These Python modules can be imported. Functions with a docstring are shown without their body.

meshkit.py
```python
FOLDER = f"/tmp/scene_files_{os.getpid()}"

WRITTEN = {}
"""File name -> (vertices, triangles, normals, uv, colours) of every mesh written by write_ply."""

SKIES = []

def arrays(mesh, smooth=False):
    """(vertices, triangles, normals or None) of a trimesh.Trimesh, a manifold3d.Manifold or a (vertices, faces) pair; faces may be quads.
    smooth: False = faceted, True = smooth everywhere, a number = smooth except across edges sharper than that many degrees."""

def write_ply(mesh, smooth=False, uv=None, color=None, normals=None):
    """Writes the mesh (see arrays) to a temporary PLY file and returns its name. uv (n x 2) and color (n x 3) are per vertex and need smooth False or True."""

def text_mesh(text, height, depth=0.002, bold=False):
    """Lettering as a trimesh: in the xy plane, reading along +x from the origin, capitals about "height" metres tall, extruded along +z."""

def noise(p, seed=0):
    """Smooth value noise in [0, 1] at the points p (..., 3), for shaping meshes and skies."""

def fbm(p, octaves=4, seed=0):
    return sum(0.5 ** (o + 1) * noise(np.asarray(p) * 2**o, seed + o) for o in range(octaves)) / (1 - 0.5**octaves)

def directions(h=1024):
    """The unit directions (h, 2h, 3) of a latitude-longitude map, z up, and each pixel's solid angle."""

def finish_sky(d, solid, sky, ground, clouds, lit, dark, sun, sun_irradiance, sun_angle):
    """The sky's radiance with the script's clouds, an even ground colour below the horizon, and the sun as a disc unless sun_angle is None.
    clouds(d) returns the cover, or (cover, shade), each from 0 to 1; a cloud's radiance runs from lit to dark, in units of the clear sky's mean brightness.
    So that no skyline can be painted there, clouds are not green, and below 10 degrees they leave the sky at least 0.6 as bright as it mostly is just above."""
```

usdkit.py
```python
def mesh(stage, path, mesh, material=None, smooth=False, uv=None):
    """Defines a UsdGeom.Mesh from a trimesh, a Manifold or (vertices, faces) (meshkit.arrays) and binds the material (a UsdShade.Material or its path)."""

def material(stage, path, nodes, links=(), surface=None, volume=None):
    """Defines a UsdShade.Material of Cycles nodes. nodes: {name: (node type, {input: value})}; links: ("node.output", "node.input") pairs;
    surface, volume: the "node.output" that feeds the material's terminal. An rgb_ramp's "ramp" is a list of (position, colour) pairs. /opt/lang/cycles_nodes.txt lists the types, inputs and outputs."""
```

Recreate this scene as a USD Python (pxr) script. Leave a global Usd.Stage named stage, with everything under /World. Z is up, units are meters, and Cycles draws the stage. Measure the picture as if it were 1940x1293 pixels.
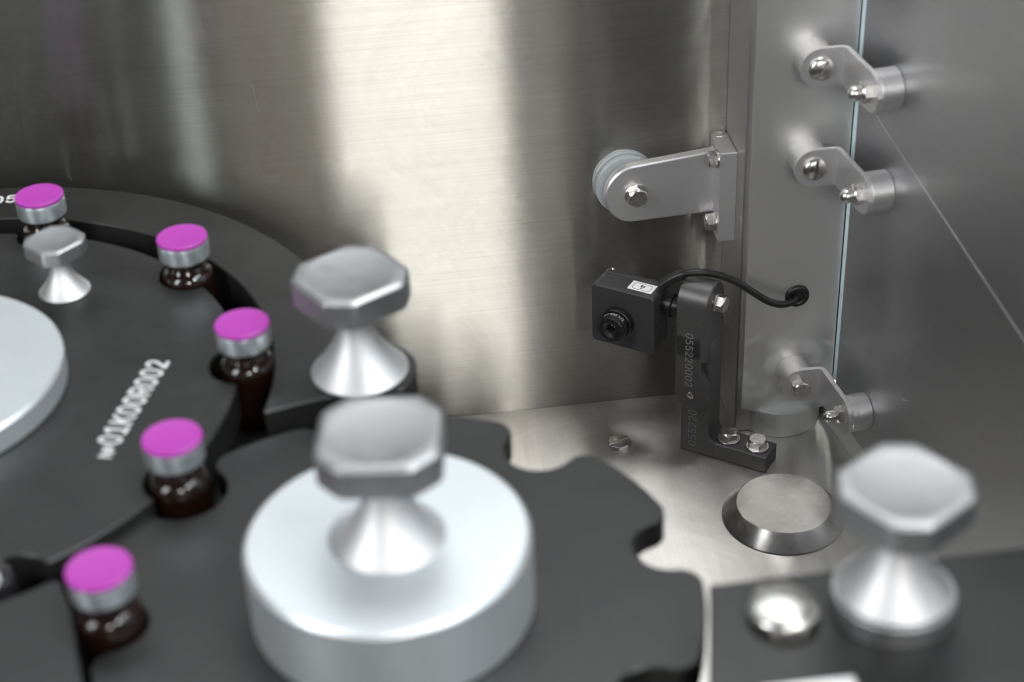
import math, random
import numpy as np, trimesh, usdkit, meshkit
from pxr import Usd, UsdGeom, UsdLux, UsdShade, Gf, Sdf
from shapely.geometry import Polygon, Point, box as sbox
from shapely.ops import unary_union
from shapely import affinity
random.seed(4); np.random.seed(4)
PI = math.pi
stage = Usd.Stage.CreateInMemory()
UsdGeom.SetStageUpAxis(stage, UsdGeom.Tokens.z)
UsdGeom.SetStageMetersPerUnit(stage, 1.0)
UsdGeom.Xform.Define(stage, '/World'); UsdGeom.Scope.Define(stage, '/World/Looks')

# ---------------------------------------------------------------- camera
TH, RO, YAW, FPX = math.radians(33.4), math.radians(2.7), math.radians(-5.6118), 3200.0
fwd = np.array([0, math.cos(TH), -math.sin(TH)]); r0 = np.array([1., 0, 0]); u0 = np.cross(r0, fwd)
Xc = math.cos(RO)*r0 - math.sin(RO)*u0; Yc = math.sin(RO)*r0 + math.cos(RO)*u0
cy, sy = math.cos(YAW), math.sin(YAW); R = np.array([[cy, -sy, 0], [sy, cy, 0], [0, 0, 1]])
fwd, Xc, Yc = R@fwd, R@Xc, R@Yc
cam = UsdGeom.Camera.Define(stage, '/World/camera')
m = Gf.Matrix4d(*Xc, 0, *Yc, 0, *(-fwd), 0, 0, 0, 0.510, 1)
cam.AddTransformOp().Set(m)
cam.CreateHorizontalApertureAttr(36.0); cam.CreateVerticalApertureAttr(24.0)
cam.CreateFocalLengthAttr(36.0*FPX/1940)
cam.CreateClippingRangeAttr(Gf.Vec2f(0.02, 50))
cam.CreateFStopAttr(7.5); cam.CreateFocusDistanceAttr(0.826)
cam.CreateExposureAttr(0.35)

# ---------------------------------------------------------------- light: hall lamps, and unseen lamps added for wall, post and table
def rect(name, pos, target, w, h, power, color=(1, 1, 1)):
    l = UsdLux.RectLight.Define(stage, '/World/' + name)
    l.CreateWidthAttr(w); l.CreateHeightAttr(h); l.CreateIntensityAttr(power); l.CreateColorAttr(Gf.Vec3f(*color))
    l.AddTransformOp().Set(Gf.Matrix4d().SetLookAt(Gf.Vec3d(*pos), Gf.Vec3d(*target), Gf.Vec3d(0, 0, 1) if abs(pos[2]-target[2]) < 2.2*math.hypot(pos[0]-target[0], pos[1]-target[1]) else Gf.Vec3d(0, 1, 0)).GetInverse())
    return l
rect('ceiling_lamp', (-0.1, 1.7, 2.0), (-0.1, 1.7, 0), 2.0, 1.5, 1.3, (0.92, 0.975, 1))
rect('ceiling_lamp_001', (0.95, 0.35, 1.9), (0.95, 0.35, 0), 0.8, 0.9, 8.0, (0.93, 0.98, 1))  # unseen lamp added to lighten the post corner
rect('added_lamp', (0.117, -1.20, 1.00), (0.117, 0.7, 1.00), 0.29, 0.46, 19.0, (1, 0.985, 0.94))  # unseen panel added for the bright band mirrored in the back wall
rect('added_lamp_001', (-0.12, -1.21, 0.92), (-0.12, 0.7, 0.92), 0.17, 0.56, 1.6, (1, 0.93, 0.80))  # dim warm panel, added for the wall tone left of that band
rect('added_lamp_002', (0.325, -1.21, 0.92), (0.325, 0.7, 0.92), 0.07, 0.56, 1.8, (0.95, 0.98, 0.96))  # dim narrow panel, added for the weaker band on its right
rect('added_lamp_003', (1.06, -0.95, 1.8), (0.2, 0.66, 0.0), 0.36, 0.9, 18.0, (0.97, 1.0, 1.0))  # unseen lamp added to brighten the post plate by way of the table
rect('ceiling_lamp_002', (0.24, 0.86, 1.4), (0.24, 0.80, 0), 0.45, 0.40, 8.0, (1, 0.99, 0.97))  # unseen lamp added to brighten the table top
rect('strip_lamp', (-0.255, -1.20, 0.92), (-0.255, 0.7, 0.92), 0.022, 0.56, 9.0, (0.9, 1, 1))
rect('strip_lamp_001', (-1.10, -0.20, 0.9), (0, 0.5, 0.2), 0.40, 1.0, 8.0, (0.97, 0.99, 1))
rect('strip_lamp_002', (0.95, -0.20, 0.85), (0, 0.5, 0.2), 0.24, 1.0, 6.0, (0.80, 0.95, 1))
usdkit.material(stage, '/World/Looks/room_air', {"b": ("background_shader", {"color": (0.95, 0.97, 1.0), "strength": 0.105})}, surface="b.background")
dome = UsdLux.DomeLight.Define(stage, '/World/room_light')
UsdShade.MaterialBindingAPI.Apply(dome.GetPrim()).Bind(UsdShade.Material.Get(stage, '/World/Looks/room_air'))

# ---------------------------------------------------------------- materials
def pbr(name, color, rough, metal=0.0, var=0.0, vscale=60.0, rvar=0.0, stretch=(1, 1, 1), bump=0.0, bdist=0.0002, aniso=0.0, tangent=None, smudge=0.0, sscale=40.0, **extra):
    """A principled surface; var and rvar are grain in colour and gloss, stretched along a direction for brushed metal."""
    nodes = {"g": ("geometry", {}), "m": ("mapping", {"scale": tuple(vscale*s for s in stretch)}),
             "n": ("noise_texture", {"scale": 1.0, "detail": 4.0, "roughness": 0.6}),
             "p": ("principled_bsdf", {"metallic": metal, "roughness": rough, **extra})}
    links = [("g.position", "m.vector"), ("m.vector", "n.vector")]
    c = np.array(color, float)
    nodes["r"] = ("rgb_ramp", {"ramp": [(0.25, tuple(np.clip(c*(1-var), 0, 1))), (0.75, tuple(np.clip(c*(1+var), 0, 1)))]})
    links += [("n.fac", "r.fac"), ("r.color", "p.base_color")]
    if smudge:
        nodes["m3"] = ("mapping", {"scale": (sscale,)*3}); nodes["n3"] = ("noise_texture", {"scale": 1.0, "detail": 6.0, "roughness": 0.7, "distortion": 0.6})
        nodes["ms"] = ("map_range", {"from_min": 0.35, "from_max": 0.65, "to_min": rough-smudge, "to_max": rough+smudge, "clamp": True})
        links += [("g.position", "m3.vector"), ("m3.vector", "n3.vector"), ("n3.fac", "ms.value"), ("ms.result", "p.roughness")]
    elif rvar:
        nodes["mr"] = ("map_range", {"from_min": 0.25, "from_max": 0.75, "to_min": rough-rvar, "to_max": rough+rvar, "clamp": True})
        links += [("n.fac", "mr.value"), ("mr.result", "p.roughness")]
    if bump:
        nodes["b"] = ("bump", {"strength": bump, "distance": bdist})
        links += [("n.fac", "b.height"), ("b.normal", "p.normal")]
    if aniso:
        nodes["p"][1]["anisotropic"] = aniso
        if tangent == 'radial':
            links += [("g.tangent", "p.tangent")]
        else:
            t = tangent
            nodes["t"] = ("combine_xyz", {"x": float(t[0]), "y": float(t[1]), "z": float(t[2])})
            links += [("t.vector", "p.tangent")]
    usdkit.material(stage, '/World/Looks/' + name, nodes, links, surface="p.BSDF")
    return '/World/Looks/' + name
M = {}
def brushed(name, c0, c1, scale, fine, rough, aniso, sharp, soft=0.025, bump=0.10):
    """Brushed sheet steel: reflections smeared across the grain, sharp along the axis 'sharp'."""
    usdkit.material(stage, '/World/Looks/' + name, {
    "g": ("geometry", {}), "m": ("mapping", {"scale": scale}), "n": ("noise_texture", {"scale": 1.0, "detail": 5.0, "roughness": 0.65}),
    "m2": ("mapping", {"scale": fine}), "n2": ("noise_texture", {"scale": 1.0, "detail": 3.0, "roughness": 0.6}),
    "r": ("rgb_ramp", {"ramp": [(0.25, c0), (0.75, c1)]}),
    "b": ("bump", {"strength": bump, "distance": 0.00003}), "m3": ("mapping", {"scale": (14, 14, 14)}), "n3": ("noise_texture", {"scale": 1.0, "detail": 6.0, "roughness": 0.7, "distortion": 0.8}), "ms": ("map_range", {"from_min": 0.3, "from_max": 0.7, "to_min": rough-0.02, "to_max": rough+0.03, "clamp": True}),
    "t": ("combine_xyz", {"x": float(sharp[0]), "y": float(sharp[1]), "z": float(sharp[2])}),
    "s": ("glossy_bsdf", {"distribution": "ggx", "roughness": rough, "anisotropy": aniso}),
    "s2": ("glossy_bsdf", {"distribution": "ggx", "roughness": 0.50, "anisotropy": 0.4}), "x": ("mix_closure", {"fac": soft})},
    [("g.position", "m3.vector"), ("m3.vector", "n3.vector"), ("n3.fac", "ms.value"), ("ms.result", "s.roughness"), ("g.position", "m.vector"), ("m.vector", "n.vector"), ("n.fac", "r.fac"), ("r.color", "s.color"), ("r.color", "s2.color"), ("g.position", "m2.vector"), ("m2.vector", "n2.vector"),
     ("n2.fac", "b.height"), ("b.normal", "s.normal"), ("b.normal", "s2.normal"), ("t.vector", "s.tangent"), ("t.vector", "s2.tangent"), ("s.BSDF", "x.closure1"), ("s2.BSDF", "x.closure2")], surface="x.closure")
    return '/World/Looks/' + name
M['wall'] = brushed('brushed_wall_steel', (0.53, 0.515, 0.475), (0.65, 0.63, 0.59), (9, 9, 1500), (60, 60, 2600), 0.26, 0.90, (1, 0, 0))
M['side'] = pbr('satin_side_steel', (0.50, 0.50, 0.515), 0.42, 1, 0.05, 900, 0.03, (0.3, 0.02, 1.0), 0.05, 0.00003, smudge=0.02, sscale=22)
M['table'] = brushed('brushed_table_steel', (0.66, 0.645, 0.61), (0.78, 0.76, 0.73), (260, 12, 12), (1600, 60, 60), 0.27, 0.72, (1, 0, 0), 0.16, 0.06)
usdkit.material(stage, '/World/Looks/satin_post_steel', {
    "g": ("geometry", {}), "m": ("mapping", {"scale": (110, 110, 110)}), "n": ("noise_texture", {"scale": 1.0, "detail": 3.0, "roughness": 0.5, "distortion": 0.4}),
    "z": ("separate_xyz", {}), "zr": ("map_range", {"range_type": "smoothstep", "from_min": 0.02, "from_max": 0.105, "to_min": 0.08, "to_max": -0.40, "clamp": True}),  # water stains low down; the colour also carries extra brightness at the foot
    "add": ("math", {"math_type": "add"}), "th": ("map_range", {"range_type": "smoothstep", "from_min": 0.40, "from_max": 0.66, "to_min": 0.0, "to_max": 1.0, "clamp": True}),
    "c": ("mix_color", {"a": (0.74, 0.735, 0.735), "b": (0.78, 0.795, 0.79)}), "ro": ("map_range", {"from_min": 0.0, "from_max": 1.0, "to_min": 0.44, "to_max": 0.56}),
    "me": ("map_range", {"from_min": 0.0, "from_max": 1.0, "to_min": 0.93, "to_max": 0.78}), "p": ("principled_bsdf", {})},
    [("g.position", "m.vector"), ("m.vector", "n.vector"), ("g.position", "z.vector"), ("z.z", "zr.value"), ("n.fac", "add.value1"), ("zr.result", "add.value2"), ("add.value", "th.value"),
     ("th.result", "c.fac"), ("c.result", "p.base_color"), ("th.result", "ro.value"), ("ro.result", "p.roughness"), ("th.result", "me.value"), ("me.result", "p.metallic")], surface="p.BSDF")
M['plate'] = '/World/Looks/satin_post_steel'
M['post'] = pbr('brushed_post_steel', (0.56, 0.55, 0.55), 0.42, 1, 0.08, 800, 0.04, (1, 1, 0.03), 0.06, 0.00003)
M['bracket'] = pbr('blasted_steel', (0.70, 0.69, 0.70), 0.46, 0.9, 0.02, 500, 0.015, (1, 1, 1), 0.0)
M['standoff'] = pbr('turned_standoff_steel', (0.72, 0.71, 0.71), 0.40, 0.92, 0.02, 500, 0.02, (1, 1, 1), 0.0)
M['bright'] = pbr('bright_bolt_steel', (0.70, 0.68, 0.66), 0.26, 1, 0.06, 500, 0.05, (1, 1, 1), 0.05, 0.00003)
M['disc'] = pbr('turned_disc_steel', (0.72, 0.70, 0.68), 0.27, 1, 0.04, 60, 0.05, (1, 1, 1), 0.0)
M['dome'] = pbr('satin_dome_steel', (0.74, 0.725, 0.69), 0.30, 1, 0.03, 200, 0.0, smudge=0.05, sscale=120)
M['alu'] = pbr('satin_aluminium', (0.69, 0.73, 0.76), 0.40, 0.75, 0.025, 600, 0.02, (1, 1, 1), 0.0, smudge=0.02, sscale=35)
M['knob'] = pbr('anodised_knob_aluminium', (0.39, 0.39, 0.40), 0.50, 1, 0.03, 900, 0.02, (1, 1, 1), 0.0, smudge=0.06, sscale=60)
M['cone'] = pbr('turned_knob_aluminium', (0.66, 0.66, 0.67), 0.54, 1, 0.03, 900, 0.02, (1, 1, 1), 0.02, 0.00002)
M['black'] = pbr('black_anodised_plate', (0.013, 0.0128, 0.0125), 0.40, 0, 0.16, 500, 0.04, (0.1, 1, 1), 0.03, 0.00002, smudge=0.06, sscale=28, specular_ior_level=0.55)
M['base'] = pbr('black_slide_plastic', (0.006, 0.006, 0.006), 0.45, 0, 0.1, 300)
M['blackbox'] = pbr('black_camera_shell', (0.050, 0.050, 0.053), 0.42, 0, 0.15, 2500, 0.05, (1, 1, 1), 0.10, 0.00003)
M['blacksteel'] = pbr('blackened_steel', (0.14, 0.135, 0.136), 0.40, 0.5, 0.15, 700, 0.05, (1, 1, 1), 0.05, 0.00003)
M['lens'] = pbr('black_lens_barrel', (0.012, 0.012, 0.013), 0.42, 0, 0.1, 500)
M['glass'] = pbr('lens_glass', (0.004, 0.004, 0.008), 0.04, 0, 0, 10, coat_weight=1.0)
M['rubber'] = pbr('black_rubber', (0.012, 0.012, 0.012), 0.38, 0, 0.15, 600, 0.06)
M['white'] = pbr('label_paper', (0.90, 0.90, 0.89), 0.5, 0, 0.02, 500)
M['ink'] = pbr('label_ink', (0.02, 0.02, 0.02), 0.5)
M['engrave'] = pbr('engraved_grey', (0.27, 0.27, 0.27), 0.5, 0, 0.1, 800)
M['letter'] = pbr('white_lettering', (0.52, 0.52, 0.52), 0.5, 0, 0.12, 300)
M['cap'] = pbr('magenta_cap_plastic', (0.34, 0.036, 0.315), 0.34, 0, 0.03, 800, 0.04, subsurface_weight=0.0)
M['crimp'] = pbr('crimp_aluminium', (0.68, 0.745, 0.79), 0.30, 0.85, 0.02, 500, 0.03)
M['amber'] = pbr('amber_glass', (0.010, 0.004, 0.003), 0.06, 0, 0, 10, transmission_weight=0.05, ior=1.5, coat_weight=0.3)
M['liquid'] = pbr('dark_vial_contents', (0.010, 0.004, 0.003), 0.3)
M['roller'] = pbr('pale_roller_plastic', (0.38, 0.405, 0.42), 0.40, 0, 0.04, 400)
M['edge'] = pbr('pane_edge_glass', (0.66, 0.82, 0.87), 0.4, 0, 0.05, 200)
M['seam'] = pbr('seam_steel', (0.75, 0.74, 0.72), 0.3, 1)
M['pin'] = pbr('dark_glossy_pin', (0.02, 0.018, 0.02), 0.08, 0, 0, 10, coat_weight=1.0)

# ---------------------------------------------------------------- helpers (millimetres in, metres out)
names = {}
def numbered(path):
    k = names.get(path, 0); names[path] = k + 1
    return path if k == 0 else f'{path}_{k:03d}'
def keys(p, label=None, cat=None, group=None, kind=None):
    for k, v in (('label', label), ('category', cat), ('group', group), ('kind', kind)):
        if v: p.SetCustomDataByKey(k, v)
def thing(name, label, cat, loc=(0, 0, 0), rz=0.0, group=None, kind=None, scale=None):
    x = UsdGeom.Xform.Define(stage, numbered('/World/' + name))
    x.AddTranslateOp().Set(Gf.Vec3d(*(0.001*np.array(loc, float)))); x.AddRotateZOp().Set(float(rz))
    if scale: x.AddScaleOp().Set(Gf.Vec3f(scale, scale, scale))
    keys(x.GetPrim(), label, cat, group, kind)
    return x.GetPrim()
def obj(name, mesh, mat, parent=None, smooth=32, label=None):
    base = str(parent.GetPath()) if parent else '/World'
    if hasattr(mesh, 'copy') and isinstance(mesh, trimesh.Trimesh):
        mesh = mesh.copy(); mesh.apply_scale(0.001)
    p = usdkit.mesh(stage, numbered(base + '/' + name), mesh, M[mat], smooth=smooth).GetPrim()
    if label: keys(p, label)
    return p
def copy_of(src, label, loc, rz=0.0, scale=None):
    was = src.GetCustomData()
    x = thing(src.GetName(), label, was['category'], loc, rz, was.get('group'), None, scale)
    x.GetReferences().AddInternalReference(src.GetPath()); x.SetInstanceable(True)
    return x
cat = trimesh.util.concatenate
def T(mesh, t=(0, 0, 0), R=None):
    mesh = mesh.copy()
    if R is not None:
        A = np.eye(4); A[:3, :3] = R; mesh.apply_transform(A)
    mesh.apply_translation(t); return mesh
def frame(z, x=(1, 0, 0)):
    """Rotation whose columns are the local x, y, z axes, local z along the given direction."""
    z = np.array(z, float); z /= np.linalg.norm(z); x = np.array(x, float); x -= z*(x@z)
    if np.linalg.norm(x) < 1e-6: x = np.array([0, 1, 0]) - z*z[1]
    x /= np.linalg.norm(x); return np.stack([x, np.cross(z, x), z], 1)
def lathe(profile, n=72):
    return trimesh.creation.revolve(np.array(profile, float), sections=n)
def rbox(x0, x1, y0, y1, z0, z1, c=0.4):
    P = []
    for (a, b, d) in ((c, 0, c*0), (0, c, 0)):
        pass
    for sx, sgx in ((x0, 1), (x1, -1)):
        for sy_, sgy in ((y0, 1), (y1, -1)):
            for sz, sgz in ((z0, 1), (z1, -1)):
                P += [(sx, sy_+sgy*c, sz+sgz*c), (sx+sgx*c, sy_, sz+sgz*c), (sx+sgx*c, sy_+sgy*c, sz)]
    return trimesh.convex.convex_hull(np.array(P))
def loft(rings, cap=True):
    """Closed solid through rings of equal vertex counts (counter-clockwise, bottom to top)."""
    n = len(rings[0]); v = np.vstack(rings); f = []
    for k in range(len(rings)-1):
        a = k*n + np.arange(n); b = k*n + (np.arange(n)+1) % n
        f.append(np.stack([a, b, b+n], 1)); f.append(np.stack([a, b+n, a+n], 1))
    if cap:
        for k, flip in ((0, True), (len(rings)-1, False)):
            from mapbox_earcut import triangulate_float64 as tri
            t = tri(np.asarray(rings[k])[:, :2].astype(np.float64), np.array([n], np.uint32)).reshape(-1, 3) + k*n
            r = np.asarray(rings[k]); c = v[t]
            s = np.cross(c[:, 1]-c[:, 0], c[:, 2]-c[:, 0])[:, 2] < 0
            t[s] = t[s][:, ::-1]
            f.append(t[:, ::-1] if flip else t)
    return trimesh.Trimesh(v, np.vstack(f), process=False)
def dense(poly, step=1.5):
    ring = poly.exterior; n = max(24, int(ring.length/step))
    p = np.array([ring.interpolate(i/n, normalized=True).coords[0] for i in range(n)])
    a = 0.5*np.sum(p[:, 0]*np.roll(p[:, 1], -1)-np.roll(p[:, 0], -1)*p[:, 1])
    return p if a > 0 else p[::-1]
def slab(poly, z0, z1, c=0.6, step=1.5):
    """Plate of any outline without holes, its rims chamfered."""
    p = dense(poly, step); t = np.roll(p, -1, 0)-np.roll(p, 1, 0); t /= np.linalg.norm(t, axis=1)[:, None]
    q = p + c*np.stack([-t[:, 1], t[:, 0]], 1)
    R3 = lambda a, z: np.column_stack([a, np.full(len(a), z)])
    return loft([R3(q, z0), R3(p, z0+c), R3(p, z1-c), R3(q, z1)])
def prism(pts, d, c=0.3):
    """Convex outline in xy extruded 0..d with chamfered rims."""
    P = Polygon(pts); q = P.buffer(-c, join_style=2)
    A = [(x, y, c) for x, y in P.exterior.coords] + [(x, y, d-c) for x, y in P.exterior.coords]
    A += [(x, y, 0) for x, y in q.exterior.coords] + [(x, y, d) for x, y in q.exterior.coords]
    return trimesh.convex.convex_hull(np.array(A))
def ngon(n, r, rot=0.0):
    return [(r*math.cos(rot+2*PI*k/n), r*math.sin(rot+2*PI*k/n)) for k in range(n)]
def hexhead(af, h):
    """Hexagon bolt head, across flats af, its top rim turned round."""
    import manifold3d as m3
    ci = af/2/math.cos(PI/6)
    hexa = m3.CrossSection([ngon(6, ci)]).extrude(h)
    cone = m3.Manifold.revolve(m3.CrossSection([[(0, 0), (ci*1.02, 0), (ci*1.02, h-0.14*af), (af*0.46, h), (0, h)]]), 64)
    mm = (hexa ^ cone).to_mesh()
    return trimesh.Trimesh(mm.vert_properties[:, :3], mm.tri_verts)
def washer(r, h): return lathe([(0, 0), (r-0.15, 0), (r, 0.15), (r, h-0.15), (r-0.15, h), (0, h)], 48)
def tube(path, r, n=16):
    path = np.array(path, float); rings = []; up = np.array([0.03, 0.05, 1.0])
    for i, p in enumerate(path):
        t = path[min(i+1, len(path)-1)]-path[max(i-1, 0)]; F = frame(t, up)
        a = np.linspace(0, 2*PI, n, endpoint=False)
        rings.append(p + r*(np.outer(np.cos(a), F[:, 0]) + np.outer(np.sin(a), F[:, 1])))
    v = np.vstack(rings); f = []
    for k in range(len(path)-1):
        a = k*n+np.arange(n); b = k*n+(np.arange(n)+1) % n
        f += [np.stack([a, b, b+n], 1), np.stack([a, b+n, a+n], 1)]
    return trimesh.Trimesh(v, np.vstack(f), process=False)
def spline(P, n=60):
    from scipy.interpolate import CubicSpline
    P = np.array(P, float); t = np.r_[0, np.cumsum(np.linalg.norm(np.diff(P, axis=0), axis=1))]
    return CubicSpline(t, P)(np.linspace(0, t[-1], n))
def text(s, h, d=0.05, bold=False): return meshkit.text_mesh(s, h, d, bold)
def bolt(parent, at, axis, af=10, h=4.2, wr=6.2, wh=1.2, rot=0.0, mat='bright', name='hex_bolt'):
    F = frame(axis, (0.3, 0.2, 1)); F = F @ np.array([[math.cos(rot), -math.sin(rot), 0], [math.sin(rot), math.cos(rot), 0], [0, 0, 1]])
    at = np.array(at, float); ax = F[:, 2]
    b = obj(name, T(hexhead(af, h), at+ax*wh, F), mat, parent, smooth=20)
    if wr: obj('washer', T(washer(wr, wh), at, F), mat, b)
    return b

# ---------------------------------------------------------------- the setting: table and two steel walls
t = obj('steel_table', rbox(-700, 420, 180, 705, -12, 0, 0.5), 'table'); keys(t, kind='structure')
w = obj('back_wall', rbox(-900, 300, 705, 708, -12, 256, 0.5), 'wall'); keys(w, kind='structure')
D = np.array([0.1181, -0.9930, 0]); N = np.array([-0.9930, -0.1181, 0])       # along the side wall, and its face towards the machine
W0 = np.array([221.2, 680.8, 0])
def sidewall(s0, s1, z0, z1, o0, o1, c=0.3):
    F = np.stack([D, -N, [0, 0, 1]], 1)                                         # local x along, local y into the wall
    if np.linalg.det(F) < 0: pass
    g = rbox(s0, s1, -o1, -o0, z0, z1, c); g.vertices = g.vertices@F.T + W0
    if np.linalg.det(F) < 0: g.invert()
    return g
side = obj('side_wall', sidewall(21.3, 560, 13.2, 420, -4, 0), 'side'); keys(side, kind='structure')
a, b = W0 + D*39.9 + N*0.05 + [0, 0, 182.5], W0 + D*235 + N*0.05 + [0, 0, 142.2]
obj('slant_line', tube([a, b], 0.085, 8), 'bracket', side)  # thin pale line slanting across the side wall
sill = thing('wall_sill', 'low pale steel sill strip along the foot of the grey side wall', 'sill')
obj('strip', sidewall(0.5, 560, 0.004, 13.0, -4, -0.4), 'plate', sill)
obj('scratch', cat([tube([(-42.2, 704.95, 195), (-40.5, 704.95, 176)], 0.12, 6)]), 'seam', w)

pane = thing('glass_pane', 'upright glass pane whose pale blue edge shines between post and side wall', 'pane')
obj('pane_edge', sidewall(17.5, 21.1, 30, 252, -4, -0.05), 'edge', pane)
obj('gasket', sidewall(-22.5, 17.4, 28, 252, -4, -0.5, 0.1), 'post', pane)  # lengthened to stop light leaking in behind the pane

# ---------------------------------------------------------------- corner post
post = thing('corner_post', 'upright stainless corner post with wide front plate carrying three hinges', 'post', (200, 684, 0))
obj('post_body', rbox(-24.5, 17.5, -17, 20.9, 0.05, 256, 0.8), 'post', post)
pts = [(-22, 257), (-22, 16.2)] + [(-22+45.0*k/16, 16.2-5.2*math.sin(PI*min(1, (k/16)*0.95))**1.0 - 1.6*k/16) for k in range(1, 17)] + [(23.0, 257)]
fp = trimesh.creation.extrude_polygon(Polygon(pts), 3.0)
fp.vertices = np.column_stack([fp.vertices[:, 0], -20+fp.vertices[:, 2], fp.vertices[:, 1]]); fp.invert()
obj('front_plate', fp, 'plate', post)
obj('round_foot', T(lathe([(0, 0.05), (20.6, 0.05), (21, 0.5), (21, 14), (0, 14)], 96), (0.5, -5, 0)), 'plate', post)

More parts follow.
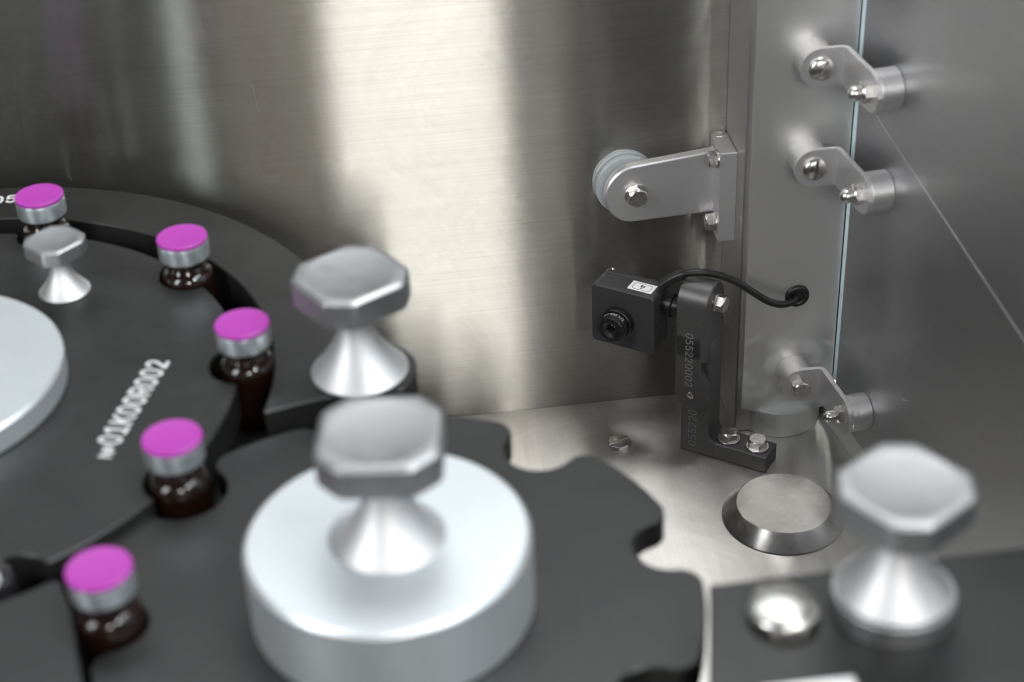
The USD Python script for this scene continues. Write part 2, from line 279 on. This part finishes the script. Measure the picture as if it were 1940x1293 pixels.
# ---------------------------------------------------------------- hinges
def hinge(z, label, kind, rot):
    h = thing('hinge', label, 'hinge', (202.6, 664, z), group='angled hinges on the corner post')
    obj('standoff', T(lathe([(0, 0), (8.4, 0), (8.4, 11.6), (8.1, 12), (0, 12)], 64), (0, -0.05, 0), frame((0, -1, 0))), 'standoff', h)
    # one bent strip: leg along the post, leg along the wall
    th = 2.2; w = 9.0
    c = np.array([10.8, -12.0-th/2])                                            # bend corner in plan, mid thickness
    d2 = D[:2]; rr = 2.5
    mid = [np.array([-9.0, c[1]])] + [np.array([x, c[1]]) for x in np.linspace(-8.9, c[0]-rr, 22)]
    a0 = c + [-rr, 0]; a1 = c + d2*rr
    mid += [(1-s)**2*a0 + 2*s*(1-s)*c + s*s*a1 for s in np.linspace(0.12, 1, 8)]
    e = c + d2*27.5; mid += [a1 + (e + d2*9.0 - a1)*s for s in np.linspace(0.03, 1, 26)]
    mid = np.array(mid); L = np.r_[0, np.cumsum(np.linalg.norm(np.diff(mid, axis=0), axis=1))]
    tan = np.gradient(mid, axis=0); tan /= np.linalg.norm(tan, axis=1)[:, None]; nor = np.stack([-tan[:, 1], tan[:, 0]], 1)
    rings = []
    for p, n_, s in zip(mid, nor, L):
        q = min(s, L[-1]-s); hw = math.sqrt(max(0.02, w*w-(w-q)**2)) if q < w else w
        rings.append([[*(p+n_*th/2), -hw], [*(p+n_*th/2), hw], [*(p-n_*th/2), hw], [*(p-n_*th/2), -hw]])
    v = np.array(rings).reshape(-1, 3); f = []
    for k in range(len(rings)-1):
        for i in range(4):
            a_, b_ = 4*k+i, 4*k+(i+1) % 4; f += [[a_, a_+4, b_+4], [a_, b_+4, b_]]
    f += [[0, 1, 2], [0, 2, 3]]; m_ = 4*(len(rings)-1); f += [[m_, m_+2, m_+1], [m_, m_+3, m_+2]]
    g = trimesh.Trimesh(v, f, process=False); trimesh.repair.fix_normals(g)
    obj('bent_bracket', g, 'bracket', h, smooth=30)
    face = -12.0-th
    if kind == 'slot':
        dome = [(0, 0), (5.4, 0), (5.5, 0.8)] + [(5.5*math.cos(k), 0.8+2.6*math.sin(k)) for k in np.linspace(0.05, PI/2-0.02, 12)] + [(0, 3.4)]
        import manifold3d as m3
        s_ = m3.Manifold.revolve(m3.CrossSection([dome]), 64) - m3.Manifold.cube((14, 1.3, 2.2), True).translate((0, 0, 3.3)).rotate((0, 0, rot))
        mm = s_.to_mesh(); s_ = trimesh.Trimesh(mm.vert_properties[:, :3], mm.tri_verts)
        obj('slotted_screw', T(s_, (0, face, 0), frame((0, -1, 0), (1, 0, 0))), 'bright', h)
    else:
        bolt(h, (0, face, 0), (0, -1, 0), 8.6, 4.6, 0, 0.02, rot)
    e3 = np.array([e[0], e[1], 0.0]); ax = np.array([N[0], N[1], 0])
    F = frame(ax, (0, 0, 1)); F2 = frame(-ax, (0, 0, 1))
    s0 = e3 - ax*th/2
    gap = (np.array([202.6, 664, 0]) + s0 - W0)@N
    obj('standoff', T(lathe([(0, 0), (8.7, 0), (9.0, 0.3), (9.0, 3), (8.85, 3.1), (9.0, 3.2), (9.0, gap-0.5), (8.7, gap-0.1), (0, gap-0.1)], 64), s0, F2), 'standoff', h)
    nut = obj('cap_nut', T(hexhead(8.2, 4.0), e3+ax*th/2, F @ np.array([[math.cos(.4), -math.sin(.4), 0], [math.sin(.4), math.cos(.4), 0], [0, 0, 1]])), 'bright', h, smooth=20)
    dm = [(0, 3.6), (3.2, 3.6), (3.2, 6.2)] + [(3.2*math.cos(k), 6.2+3.2*math.sin(k)) for k in np.linspace(0.1, PI/2-0.02, 10)] + [(0, 9.4)]
    obj('nut_dome', T(lathe(dm, 40), e3+ax*th/2, F), 'bright', nut)
hinge(203.2, 'topmost bent steel hinge with a tilted slotted screw on the post', 'slot', 60)
hinge(154.8, 'middle bent steel hinge with an upright slotted screw on the post', 'slot', 82)
hinge(36.6, 'lowest bent steel hinge with a hexagon bolt instead of slotted screw', 'hex', 0.3)

# ---------------------------------------------------------------- roller on its arm
ro = thing('guide_roller', 'pale roller on a steel arm bolted to the left side of the post', 'roller', (175.4, 692, 0))
import manifold3d as m3
P = unary_union([sbox(-8, -11, 0, 8), Point(-4, 8.9).buffer(4, 24)]).convex_hull
obj('mounting_block', slab(P, 103, 150, 0.5, 1.0), 'bracket', ro)
obj('pin_ring', T(lathe([(1.7, 0), (2.5, 0), (2.5, .25), (1.7, .25), (1.7, 0)], 32), (-4, 8.6, 150)), 'seam', ro)
obj('pin', T(lathe([(0, 0), (1.65, 0), (1.65, .1), (0, .1)], 32), (-4, 8.6, 150)), 'bracket', ro)
aa = math.radians(4.7); U = np.array([-math.cos(aa), -math.sin(aa), 0]); V = np.array([math.sin(aa), -math.cos(aa), 0])   # along the arm, and out of its front face
A0 = np.array([-8.0, 0, 0])
shape = unary_union([Polygon([(-0.6, 113.6), (-0.6, 146.0), (38.2, 143.5), (38.2, 113.9)]), Point(38.2, 128.7).buffer(14.8, 40)])
arm = slab(shape, -5.5, 0, 0.7, 0.8)
F = np.stack([U, [0, 0, 1], np.cross(U, [0, 0, 1])], 1)
if F[:, 2]@V < 0: F[:, 2] *= -1
g = arm.copy(); g.vertices = arm.vertices@F.T + A0
trimesh.repair.fix_normals(g)
obj('arm', g, 'bracket', ro)
C0 = A0 + U*38.2 + np.array([0, 0, 128.7])
FV = frame(-V, (0, 0, 1))
rp = [(0, 0), (12, 0), (14.6, .3), (15, .7), (15, 2.9), (14.6, 3.3), (12.9, 3.6), (12.9, 5.2), (14.6, 5.5), (15, 5.9), (15, 8.2), (14.6, 8.6), (0, 8.6)]
rol = obj('roller_wheel', T(lathe(rp, 96), C0 - V*6.6 + U*2.4 + np.array([0, 0, 1.4]), FV), 'roller', ro)
obj('end_disc', T(lathe([(0, 0), (14.2, 0), (14.4, .2), (14.4, 1.3), (14.2, 1.5), (0, 1.5)], 96), C0 - V*15.4 + U*2.4 + np.array([0, 0, 1.4]), FV), 'bracket', rol)
bolt(ro, C0, V, 8.8, 4.0, 5.6, 1.0, 0.25)
for yy, zz, rt in ((-6.2, 145.0, 0.1), (-4.9, 111.0, 0.5)):
    bolt(ro, (-8, yy, zz), (-1, 0, 0), 7.0, 4.0, 4.4, 1.0, rt)

# ---------------------------------------------------------------- inspection camera on its stand
ang = math.degrees(math.atan2(-0.594, 0.804))                                  # local x along the foot, local -y out of its front face
B0 = np.array([146.4, 658.2, 0])
st = thing('camera_stand', 'blackened steel angle stand with a pivoting link, bolted to the table', 'stand', B0, ang)
prof = unary_union([sbox(-0.5, 0, 44.9, 9), sbox(-0.5, 0, 14.3, 62)]).buffer(0)
fil = Polygon([(14, 8.5), (19, 9)] + [(19-4.7*math.sin(k), 13.7-4.7*math.cos(k)) for k in np.linspace(0, PI/2, 8)] + [(14, 14)])
prof = unary_union([prof, fil])
prof = unary_union([prof, Point(6.9, 62).buffer(7.4, 24)])
def front(poly, y0, y1, c=0.5):
    s = slab(poly, 0, y1-y0, c, 0.8); s.vertices = np.column_stack([s.vertices[:, 0], y1-s.vertices[:, 2], s.vertices[:, 1]]); trimesh.repair.fix_normals(s); return s
obj('angle_foot', T(front(prof, 0, 14), (0, 0, 0.05)), 'blacksteel', st)
lk = unary_union([Point(6.4, 37.0).buffer(8.4, 24), Polygon([(-2, 40), (14.6, 40), (14.8, 44), (11.2, 52), (11.2, 70), (-2, 70)])])
lk = lk.buffer(1.5).buffer(-3).buffer(1.5)
link = obj('pivot_link', front(lk, -4.2, -0.1, 0.5), 'blacksteel', st)
hd = unary_union([Point(4.5, 86).buffer(10.3, 32), Polygon([(-5.8, 86), (14.8, 86), (14.8, 66), (9, 58), (1.5, 52), (-5.8, 58)])])
s = slab(hd, -2.0, 13.6, 0.6, 0.8); s.vertices = np.column_stack([s.vertices[:, 2], s.vertices[:, 0]+1.6, s.vertices[:, 1]]); trimesh.repair.fix_normals(s)
obj('clamp_head', s, 'blacksteel', st)
bolt(st, (13.6, 6.4, 86.0), (1, 0, 0), 7.6, 4.2, 4.6, 1.0, 0.5)
for xx, rt in ((22.5, 0.2), (37.6, 0.45)):
    bolt(st, (xx, 6.6, 9.05), (0, 0, 1), 8.6, 4.2, 5.6, 1.0, rt)
obj('pivot_screw', T(lathe([(0, 0), (1.9, 0), (2.0, .2), (2.0, .9), (1.7, 1.1), (1.0, 1.1), (0.9, .5), (0, .5)], 24), (6.2, -4.2, 37.3), frame((0, -1, 0))), 'bright', st)
def upright(s_, h, x, y, ztop, down=True):
    g = text(s_, h, 0.08); b_ = g.bounds
    if down:  xyz = np.column_stack([x + g.vertices[:, 1], y - g.vertices[:, 2], ztop - g.vertices[:, 0]])
    else:     xyz = np.column_stack([x - g.vertices[:, 1], y - g.vertices[:, 2], ztop + g.vertices[:, 0]])
    g = g.copy(); g.vertices = xyz; trimesh.repair.fix_normals(g); return g
obj('engraved_number', upright('055220002', 3.9, 3.2, -4.2, 72.5), 'engrave', link)
obj('engraved_number', upright('0552200', 4.2, 8.0, -0.02, 3.5, False), 'engrave', st)

mv = thing('machine_camera', 'small square black camera with white numbered label, aimed at the wheels', 'camera', B0, ang)
cx0, cx1, cz0, cz1, cyf, cyb = -43.6, -10.9, 58.4, 90.2, -10.0, 6.0
sq = sbox(cx0, cz0, cx1, cz1).buffer(-2.2).buffer(2.2, 6)
obj('housing', front(sq, cyf, cyb-3.4, 0.5), 'blackbox', mv)
obj('back_cover', front(sq.buffer(0.15), cyb-3.2, cyb, 0.4), 'blackbox', mv)
for xx, zz in ((cx0+3.2, cz1-.6), (cx1-3.0, cz1-.6)):
    obj('cover_screw', T(lathe([(0, 0), (1.3, 0), (1.3, .9), (.9, 1.3), (0, 1.3)], 20), (xx, cyb-.2, zz-0.2), frame((0, 1, 0.5))), 'bright', mv)
lx, lz = -28.9, 73.0
FL = frame((0, -1, 0), (1, 0, 0))
lens = obj('lens_holder', T(lathe([(0, 0), (7.9, 0), (7.9, 3.2), (7.5, 3.6), (0, 3.6)], 48), (lx, cyf, lz), FL), 'lens', mv)
barrel = obj('lens_barrel', T(lathe([(0, 3.6), (6.5, 3.6), (6.5, 4.3), (6.9, 4.5), (6.9, 6.4), (6.4, 6.7), (6.4, 7.1), (6.7, 7.3), (6.7, 8.6), (6.3, 9.0), (4.3, 9.0), (2.6, 7.9), (0, 7.9)], 64), (lx, cyf, lz), FL), 'lens', mv)
obj('front_glass', T(lathe([(2.5, 7.85)] + [(2.6*math.cos(k), 7.8+0.8*math.sin(k)) for k in np.linspace(0.05, PI/2-.02, 8)] + [(0, 8.6)], 32), (lx, cyf, lz), FL), 'glass', barrel)
g = text('2.7 MM 1/2', 1.5, 0.06); vv = g.vertices; ph = PI/2 - (vv[:, 0]-g.bounds[:, 0].mean())/6.9; rr = 6.9 + vv[:, 2]
g = g.copy(); g.vertices = np.column_stack([rr*np.cos(ph), rr*np.sin(ph), 6.2 - (vv[:, 1])]); g = T(g, (lx, cyf, lz), FL); trimesh.repair.fix_normals(g)
obj('lens_lettering', g, 'letter', barrel)
lb = obj('number_label', rbox(-26.4, -13.9, -6.6, 1.0, cz1+.02, cz1+.12, 0.02), 'white', mv, smooth=False)
ov = sbox(-24.8, -5.6, -15.5, 0.0).buffer(-1.7).buffer(1.7, 8); rg = ov.difference(ov.buffer(-0.22))
obj('label_border', T(trimesh.creation.extrude_polygon(rg, 0.04), (0, 0, cz1+.122)), 'ink', lb, smooth=False)
g = text('4', 3.4, 0.04, True); g = T(g, (-g.bounds[:, 0].mean(), -g.bounds[:, 1].mean(), 0)); g = T(g, (-20.1, -2.8, cz1+.122), np.array([[-1, 0, 0], [0, -1, 0], [0, 0, 1]]))
obj('label_digit', g, 'ink', lb, smooth=False)
for i, zz in enumerate((83, 77.5, 72, 66.5)):
    obj('side_rib', rbox(cx1-.1, cx1+.35, -5.5, -1.5, zz-1.9, zz+1.9, 0.1), 'blackbox', mv)
obj('mount_stem', T(lathe([(0, 0), (4.2, 0), (4.2, 3.0), (5.8, 3.3), (5.8, 5.5), (4.6, 6.0), (4.6, 8.85), (0, 8.85)], 40), (cx1, 1.0, 82), frame((1, 0, 0), (0, 0, 1))), 'rubber', mv)

cb = thing('camera_cable', 'black cable arching from the small camera into the post grommet', 'cable')
pth = spline([(136.6, 664.4, 92), (143, 663, 97.0), (149.5, 661.5, 99.5), (156, 660.5, 99.6), (163, 660, 97.8), (172, 659.5, 93.0), (181, 658.5, 86.2), (188, 658.0, 81.2), (194.5, 658.6, 78.8), (199.3, 660.6, 78.6), (202.4, 664.5, 79.6)], 90)
obj('cable_sheath', tube(pth, 1.75, 18), 'rubber', cb)
obj('strain_sleeve', tube(pth[:16], 2.5, 18), 'rubber', cb)
gm = thing('cable_grommet', 'round black rubber grommet in the post front plate', 'grommet', (202.6, 664, 79.6))
obj('ring', T(lathe([(0, 0), (5.9, 0)] + [(4.3+1.6*math.cos(k), 0.5+1.5*math.sin(k)) for k in np.linspace(0, PI, 12)] + [(2.4, 1.2), (0, 1.0), (0, 0)], 48), (0, -0.02, 0), frame((0, -1, 0))), 'rubber', gm)

# ---------------------------------------------------------------- fittings on the table
sc = thing('table_screw', 'flat slotted screw head alone in the steel table top', 'screw', (117.2, 667, 0))
s_ = m3.Manifold.revolve(m3.CrossSection([[(0, 0), (5.6, 0), (5.8, .3), (5.8, 1.9), (5.5, 2.2), (0, 2.5)]]), 64) - m3.Manifold.cube((14, 1.0, 1.2), True).translate((0, 0, 2.3)).rotate((0, 0, 20))
mm = s_.to_mesh(); obj('slotted_head', trimesh.Trimesh(mm.vert_properties[:, :3], mm.tri_verts), 'disc', sc, smooth=25)
dc = thing('cover_disc', 'round steel cover disc with sloping shiny rim on the table before the stand', 'disc', (182.6, 598.6, 0))
obj('bevelled_disc', lathe([(0, 0.02), (28.4, 0.02), (28.6, .3), (28.4, .8), (22.3, 7.7), (21.9, 8.0), (0, 8.0)], 128), 'disc', dc)

# ---------------------------------------------------------------- wheels and guides
c1 = np.array([-168.1, 524.5]); c2 = np.array([-5.0, 391.0])
vials = [(-131.4, 639.5), (-70.75, 592.5), (-46.5, 523.9), (-68.8, 458.0), (-87.6, 395.4)]
def at(c, r, deg): return (c[0]+r*math.cos(math.radians(deg)), c[1]+r*math.sin(math.radians(deg)))
def round_corners(p, a, b): return p.buffer(-a).buffer(a+b, 12).buffer(-b, 12)
w1 = Point(*c1).buffer(118.5, 180)
for k in range(-1, 13):
    ang_ = [72.1, 35.0, -0.3, -33.7][k] if 0 <= k < 4 else (72.1 + 36*(k+1) if k < 0 else 72.1+35*(k-3)+36)
    if k >= 0 and 4 <= k and (ang_ % 360 > 305 or ang_ % 360 < 75): continue
    w1 = w1.difference(Point(*at(c1, 120, ang_)).buffer(12.6, 32))
w1 = w1.difference(Point(*at(c1, 120, -66)).buffer(12.6, 32))
w1 = round_corners(w1, 0.4, 0.8)
sw = thing('star_wheel', 'large black star wheel on the left carrying vials in rim pockets', 'star wheel', (*c1, 0), group=None)
L = lambda p, c: affinity.translate(p, -c[0], -c[1])
obj('wheel_plate', slab(L(w1, c1), 150, 165, 0.5, 1.6), 'black', sw)
obj('hub', T(lathe([(0, 0), (55.3, 0), (56.2, .8), (56.2, 9.4), (55.2, 10.4), (0, 10.4)], 160), (0, 0, 165.02)), 'alu', sw)
p0 = np.array([-92.8, 473.3]); p1 = np.array([-75.2, 530.3]); dr = (p1-p0)/np.linalg.norm(p1-p0); up_ = np.array([-dr[1], dr[0]])
for word, h_, x0_, x1_ in (('\u2116', 4.6, 0.5, 7.0), ('01K00R002', 8.2, 8.0, 59.5)):
    g = text(word, h_, 0.06, True); v_ = g.vertices.copy(); v_[:, 0] = x0_ + (v_[:, 0]-g.bounds[0, 0])*(x1_-x0_)/g.extents[0]
    xy = p0 + np.outer(v_[:, 0], dr) + np.outer(v_[:, 1], up_) - c1
    g = g.copy(); g.vertices = np.column_stack([xy, 165.01+v_[:, 2]]); obj('part_number', g, 'letter', sw, smooth=False)

w2 = Point(*c2).buffer(98.5, 160)
for a_, r_, q in ((177.3, 83.0, 11.6), (133.6, 91.6, 14.6), (93, 92, 12), (50.2, 90.5, 12.2), (7.6, 92.5, 11.6), (-35, 91, 12), (-80, 92, 12), (-126, 92, 12)):
    w2 = w2.difference(unary_union([Point(*at(c2, r_, a_)).buffer(q, 32), Point(*at(c2, r_+9, a_)).buffer(q, 32)]).convex_hull)
EDGE = [(-112, 440), (-107, 423), (-103.7, 413.3), (-100.3, 402.9), (-98.4, 394), (-97.2, 386.1), (-94.1, 371.5), (-90.5, 352), (-85, 325), (-70, 280), (-50, 240)]
w2 = w2.difference(Polygon([(x+2.6, y) for x, y in EDGE if y < 400] + [(-200, 240), (-200, 399)]))
w2 = w2.buffer(-7, 16).buffer(7, 16).buffer(2, 16).buffer(-2, 16)
s2 = thing('star_wheel', 'black scalloped star wheel under the white disc in front', 'star wheel', (*c2, 0))
obj('wheel_plate', slab(L(w2, c2), 149, 160, 0.5, 1.4), 'black', s2)
obj('lower_drum', lathe([(0, 20), (86, 20), (86, 148.8), (0, 148.8)], 120), 'base', s2)
h2 = np.array([-1.6, 391.0]) - c2
obj('hub', T(lathe([(16.3, 22.5), (17.2, 26.0), (17.8, 26.6), (41.6, 26.6), (42.8, 25.6), (43.2, 24.6), (43.2, .8), (42.6, 0), (0, 0), (0, 22.5), (16.3, 22.5)], 160), (h2[0], h2[1], 160.02)), 'alu', s2)

ring = Point(*c1).buffer(159.5, 200).difference(Point(*c1).buffer(131.3, 200))
K1 = np.array([-5.7, 511.5])
ring = unary_union([ring, Point(*K1).buffer(20.5, 48)])
ring = ring.difference(Point(*c1).buffer(131.3, 200)).difference(Point(*c2).buffer(106.3, 160))
ring = ring.intersection(Polygon([(-420, 800), (100, 800), (100, 440), (-60, 440), (-80, 500), (-168, 524), (-420, 600)]))
ring = max(getattr(ring, 'geoms', [ring]), key=lambda q: q.area)
gd = thing('guide_plate', 'curved black guide plate behind the vials, printed 05', 'guide plate', (*c1, 0))
obj('arc_plate', slab(L(round_corners(ring, 0.8, 0.4), c1), 138, 165, 0.5, 1.6), 'black', gd)
g = text('005', 6.4, 0.06, True); v_ = g.vertices
xy = np.array([-147.6, 669.0]) + np.column_stack([v_[:, 0]*1.05-g.bounds[1, 0]*1.05, v_[:, 1]]) - c1
g = g.copy(); g.vertices = np.column_stack([xy, 165.01+v_[:, 2]]); obj('part_number', g, 'letter', gd, smooth=False)
EDGE1 = [(x*0.9857, y*0.9857) for x, y in EDGE]
fg = Polygon([(-340, 250), (-105, 250), (-60, 300), (-60, 440), (-200, 440), (-340, 440)]).difference(Point(*c1).buffer(127.5, 200)).intersection(Polygon(EDGE1 + [(-340, 240), (-340, 445)]))
fg = max(getattr(fg, 'geoms', [fg]), key=lambda q: q.area)
g2 = thing('guide_plate', 'black guide plate corner at the lower left, beside the nearest vial', 'guide plate', (*c1, 0))
obj('front_plate', slab(L(round_corners(fg, 2, 0.3), c1), 142, 165, 0.5, 1.6), 'black', g2)
sp = unary_union([Point(*c1).buffer(158, 120), Point(*c2).buffer(103, 120).intersection(sbox(-200, 250, -30, 470))])
sp = sp.intersection(sbox(-420, 250, 40, 800)).buffer(-0.5)
obj('slide_plate', slab(sp, 1, 141.4, 0.4, 3), 'base', None)  # lower depth is unseen, added to darken the back wall foot
keys(stage.GetPrimAtPath('/World/slide_plate'), 'matt black slide plate the vials stand on, deep in the curved slot', 'slide plate')

# ---------------------------------------------------------------- vials
vl = None
def vial(label, x, y, rz):
    global vl
    if vl is not None: return copy_of(vl, label, (x, y, 141.5), rz)
    vl = thing('vial', label, 'vial', (x, y, 141.5), rz, 'capped vials in the wheel pockets')
    body = [(0, 0), (8.6, 0), (9.8, .3), (10.2, 1.3), (10.4, 2.4), (10.4, 21.6)] + [(7.0+3.4*math.cos(k), 21.6+5.4*math.sin(k)) for k in np.linspace(0.1, PI/2-0.15, 10)] + [(6.9, 28.2), (6.6, 29.0), (6.6, 31.0), (9.4, 31.6), (9.4, 33.0), (0, 33.0)]
    g = obj('glass_body', lathe(body, 72), 'amber', vl)
    obj('contents', lathe([(0, 1.2), (9.2, 1.2), (9.8, 2.4), (9.8, 21.0), (8.6, 24.0), (0, 24.0)], 56), 'liquid', g)
    obj('crimp_ring', lathe([(0, 32.3), (9.3, 32.3), (9.9, 32.6), (10.0, 33.1), (10.0, 38.6), (9.7, 39.3), (9.2, 39.5), (0, 39.5)], 72), 'crimp', vl)
    obj('flip_cap', lathe([(0, 39.52), (9.4, 39.52), (9.95, 39.8), (10.05, 40.3), (9.9, 41.0), (9.4, 41.2), (8.4, 40.95), (0, 40.85)], 72), 'cap', vl)
    return vl
for lab, (x, y), rz in zip(('magenta capped amber vial farthest back, behind the small knob', 'magenta capped amber vial second from the back, right of the small knob',
        'magenta capped amber vial left of the tall knob on the guide plate', 'magenta capped amber vial between the printed number and the white disc',
        'magenta capped amber vial nearest the viewer at lower left'), vials, (0, 20, 75, 140, 200)):
    vial(lab, x, y, rz)

# ---------------------------------------------------------------- knobs
kb = None
def octo(s, cut, z, c=0.0, n_arc=4):
    a = s/2-c; k = cut-c*0.6
    P = Polygon([(a, -a+k), (a, a-k), (a-k, a), (-a+k, a), (-a, a-k), (-a, -a+k), (-a+k, -a), (a-k, -a)])
    rr = max(1.6, 4.2-c)
    P = P.buffer(-rr, join_style=2).buffer(rr, 6)
    n = 128; an = np.linspace(0, 2*PI, n, endpoint=False); out = []
    for q in an:
        from shapely.geometry import LineString
        i = LineString([(0, 0), (100*math.cos(q), 100*math.sin(q))]).intersection(P.exterior); out.append((i.x, i.y, z))
    return np.array(out)
def knob(label, loc, rz, scale=1.0):
    global kb
    if kb is not None: return copy_of(kb, label, loc, rz, scale)
    kb = thing('handscrew', label, 'handscrew', loc, rz, 'aluminium clamp knobs on the wheels and plates', None, scale)
    rings = [octo(31.6, 6.3, 28.6, 1.5), octo(34.8, 7.3, 29.4), octo(34.8, 7.3, 38.2), octo(34.8, 7.3, 38.8, 0.4), octo(34.8, 7.3, 39.25, 1.2), octo(34.8, 7.3, 39.4, 1.9)]
    an = np.linspace(0, 2*PI, 128, endpoint=False)
    for r_, z_ in [(15.0, 39.4), (14.8, 39.33)] + [(14.8*q, 38.4+0.9*q*q) for q in np.linspace(0.93, 0.05, 10)]:
        rings.append(np.column_stack([r_*np.cos(an), r_*np.sin(an), np.full(128, z_)]))
    obj('grip_head', loft(rings), 'knob', kb, smooth=28)
    cone = [(0, 0.0), (16.2, 0.0), (16.9, .3), (16.9, 0.9), (16.5, 1.3)]
    for s_ in np.linspace(0, 1, 18)[1:]:
        cone.append((5.5 + 11.0*(1-s_)**1.65, 1.3 + 20.0*s_))
    cone += [(5.3, 24), (5.8, 28.7), (0, 28.7)]
    obj('flared_stem', lathe(cone, 96), 'cone', kb)
    return kb
knob('aluminium knob upright on the rounded end of the curved guide plate', (*K1, 165.1), 31, 1.05)
knob('aluminium knob standing in the centre of the front white disc', (-0.8, 391.0, 184.0), -8, 1.04)
knob('small aluminium knob on the left star wheel, by the farthest vial', (-119.0, 589.0, 165.1), 43, 0.60)
knob('blurred aluminium knob at the right, standing on the black side plate', (138.8, 345.0, 185.1), 33, 0.96)

# ---------------------------------------------------------------- black plate at the lower right
bp = thing('side_plate', 'black side plate in the lower right corner under the blurred knob', 'plate', (90, 364, 0))
obj('plate', slab(Polygon([(0, -1), (-9, -40), (-30, -140), (260, -140), (260, 0.5)]), 173.5, 178, 0.5, 3), 'black', bp)
obj('boss', T(lathe([(0, 0), (17.3, 0), (17.5, .3), (17.5, 6.6), (17.1, 7.0), (0, 7.0)], 64), (48.8, -19, 178.02)), 'knob', bp)
obj('shade_block', slab(Polygon([(2, -3), (-7, -42), (-27, -138), (200, -138), (110, -3)]), 0.05, 173.3, 0.5, 4), 'base', bp)  # unseen block added to keep lamp light off the wall foot
dn = thing('dome_nut', 'shiny domed nut on the black side plate, left of its knob', 'nut', (107.4, 346, 178.05))
obj('hex_base', hexhead(16.5, 3.4), 'bright', dn, smooth=20)
obj('dome', lathe([(0, 2.6), (8.6, 2.6), (9.9, 3.0), (10.1, 3.6)] + [(10.1*math.cos(k), 3.6+3.2*math.sin(k)) for k in np.linspace(0.05, PI/2-.02, 16)] + [(0, 6.8)], 72), 'dome', dn)
sb = thing('clamp_bar', 'pale steel bar tip at the bottom edge of the black side plate', 'bar', (105.5, 305, 178.05))
obj('bar', rbox(-14, 13.5, -16, 11.3, 0, 5, 0.8), 'bracket', sb)
pn = thing('round_pin', 'dark glossy round pin in the slot at the left edge', 'pin', (-127, 421, 141.5))
obj('pin_body', lathe([(0, 0), (8, 0), (8, 19)] + [(8*math.cos(k), 19+6*math.sin(k)) for k in np.linspace(0.05, PI/2-.02, 12)] + [(0, 25)], 48), 'pin', pn)
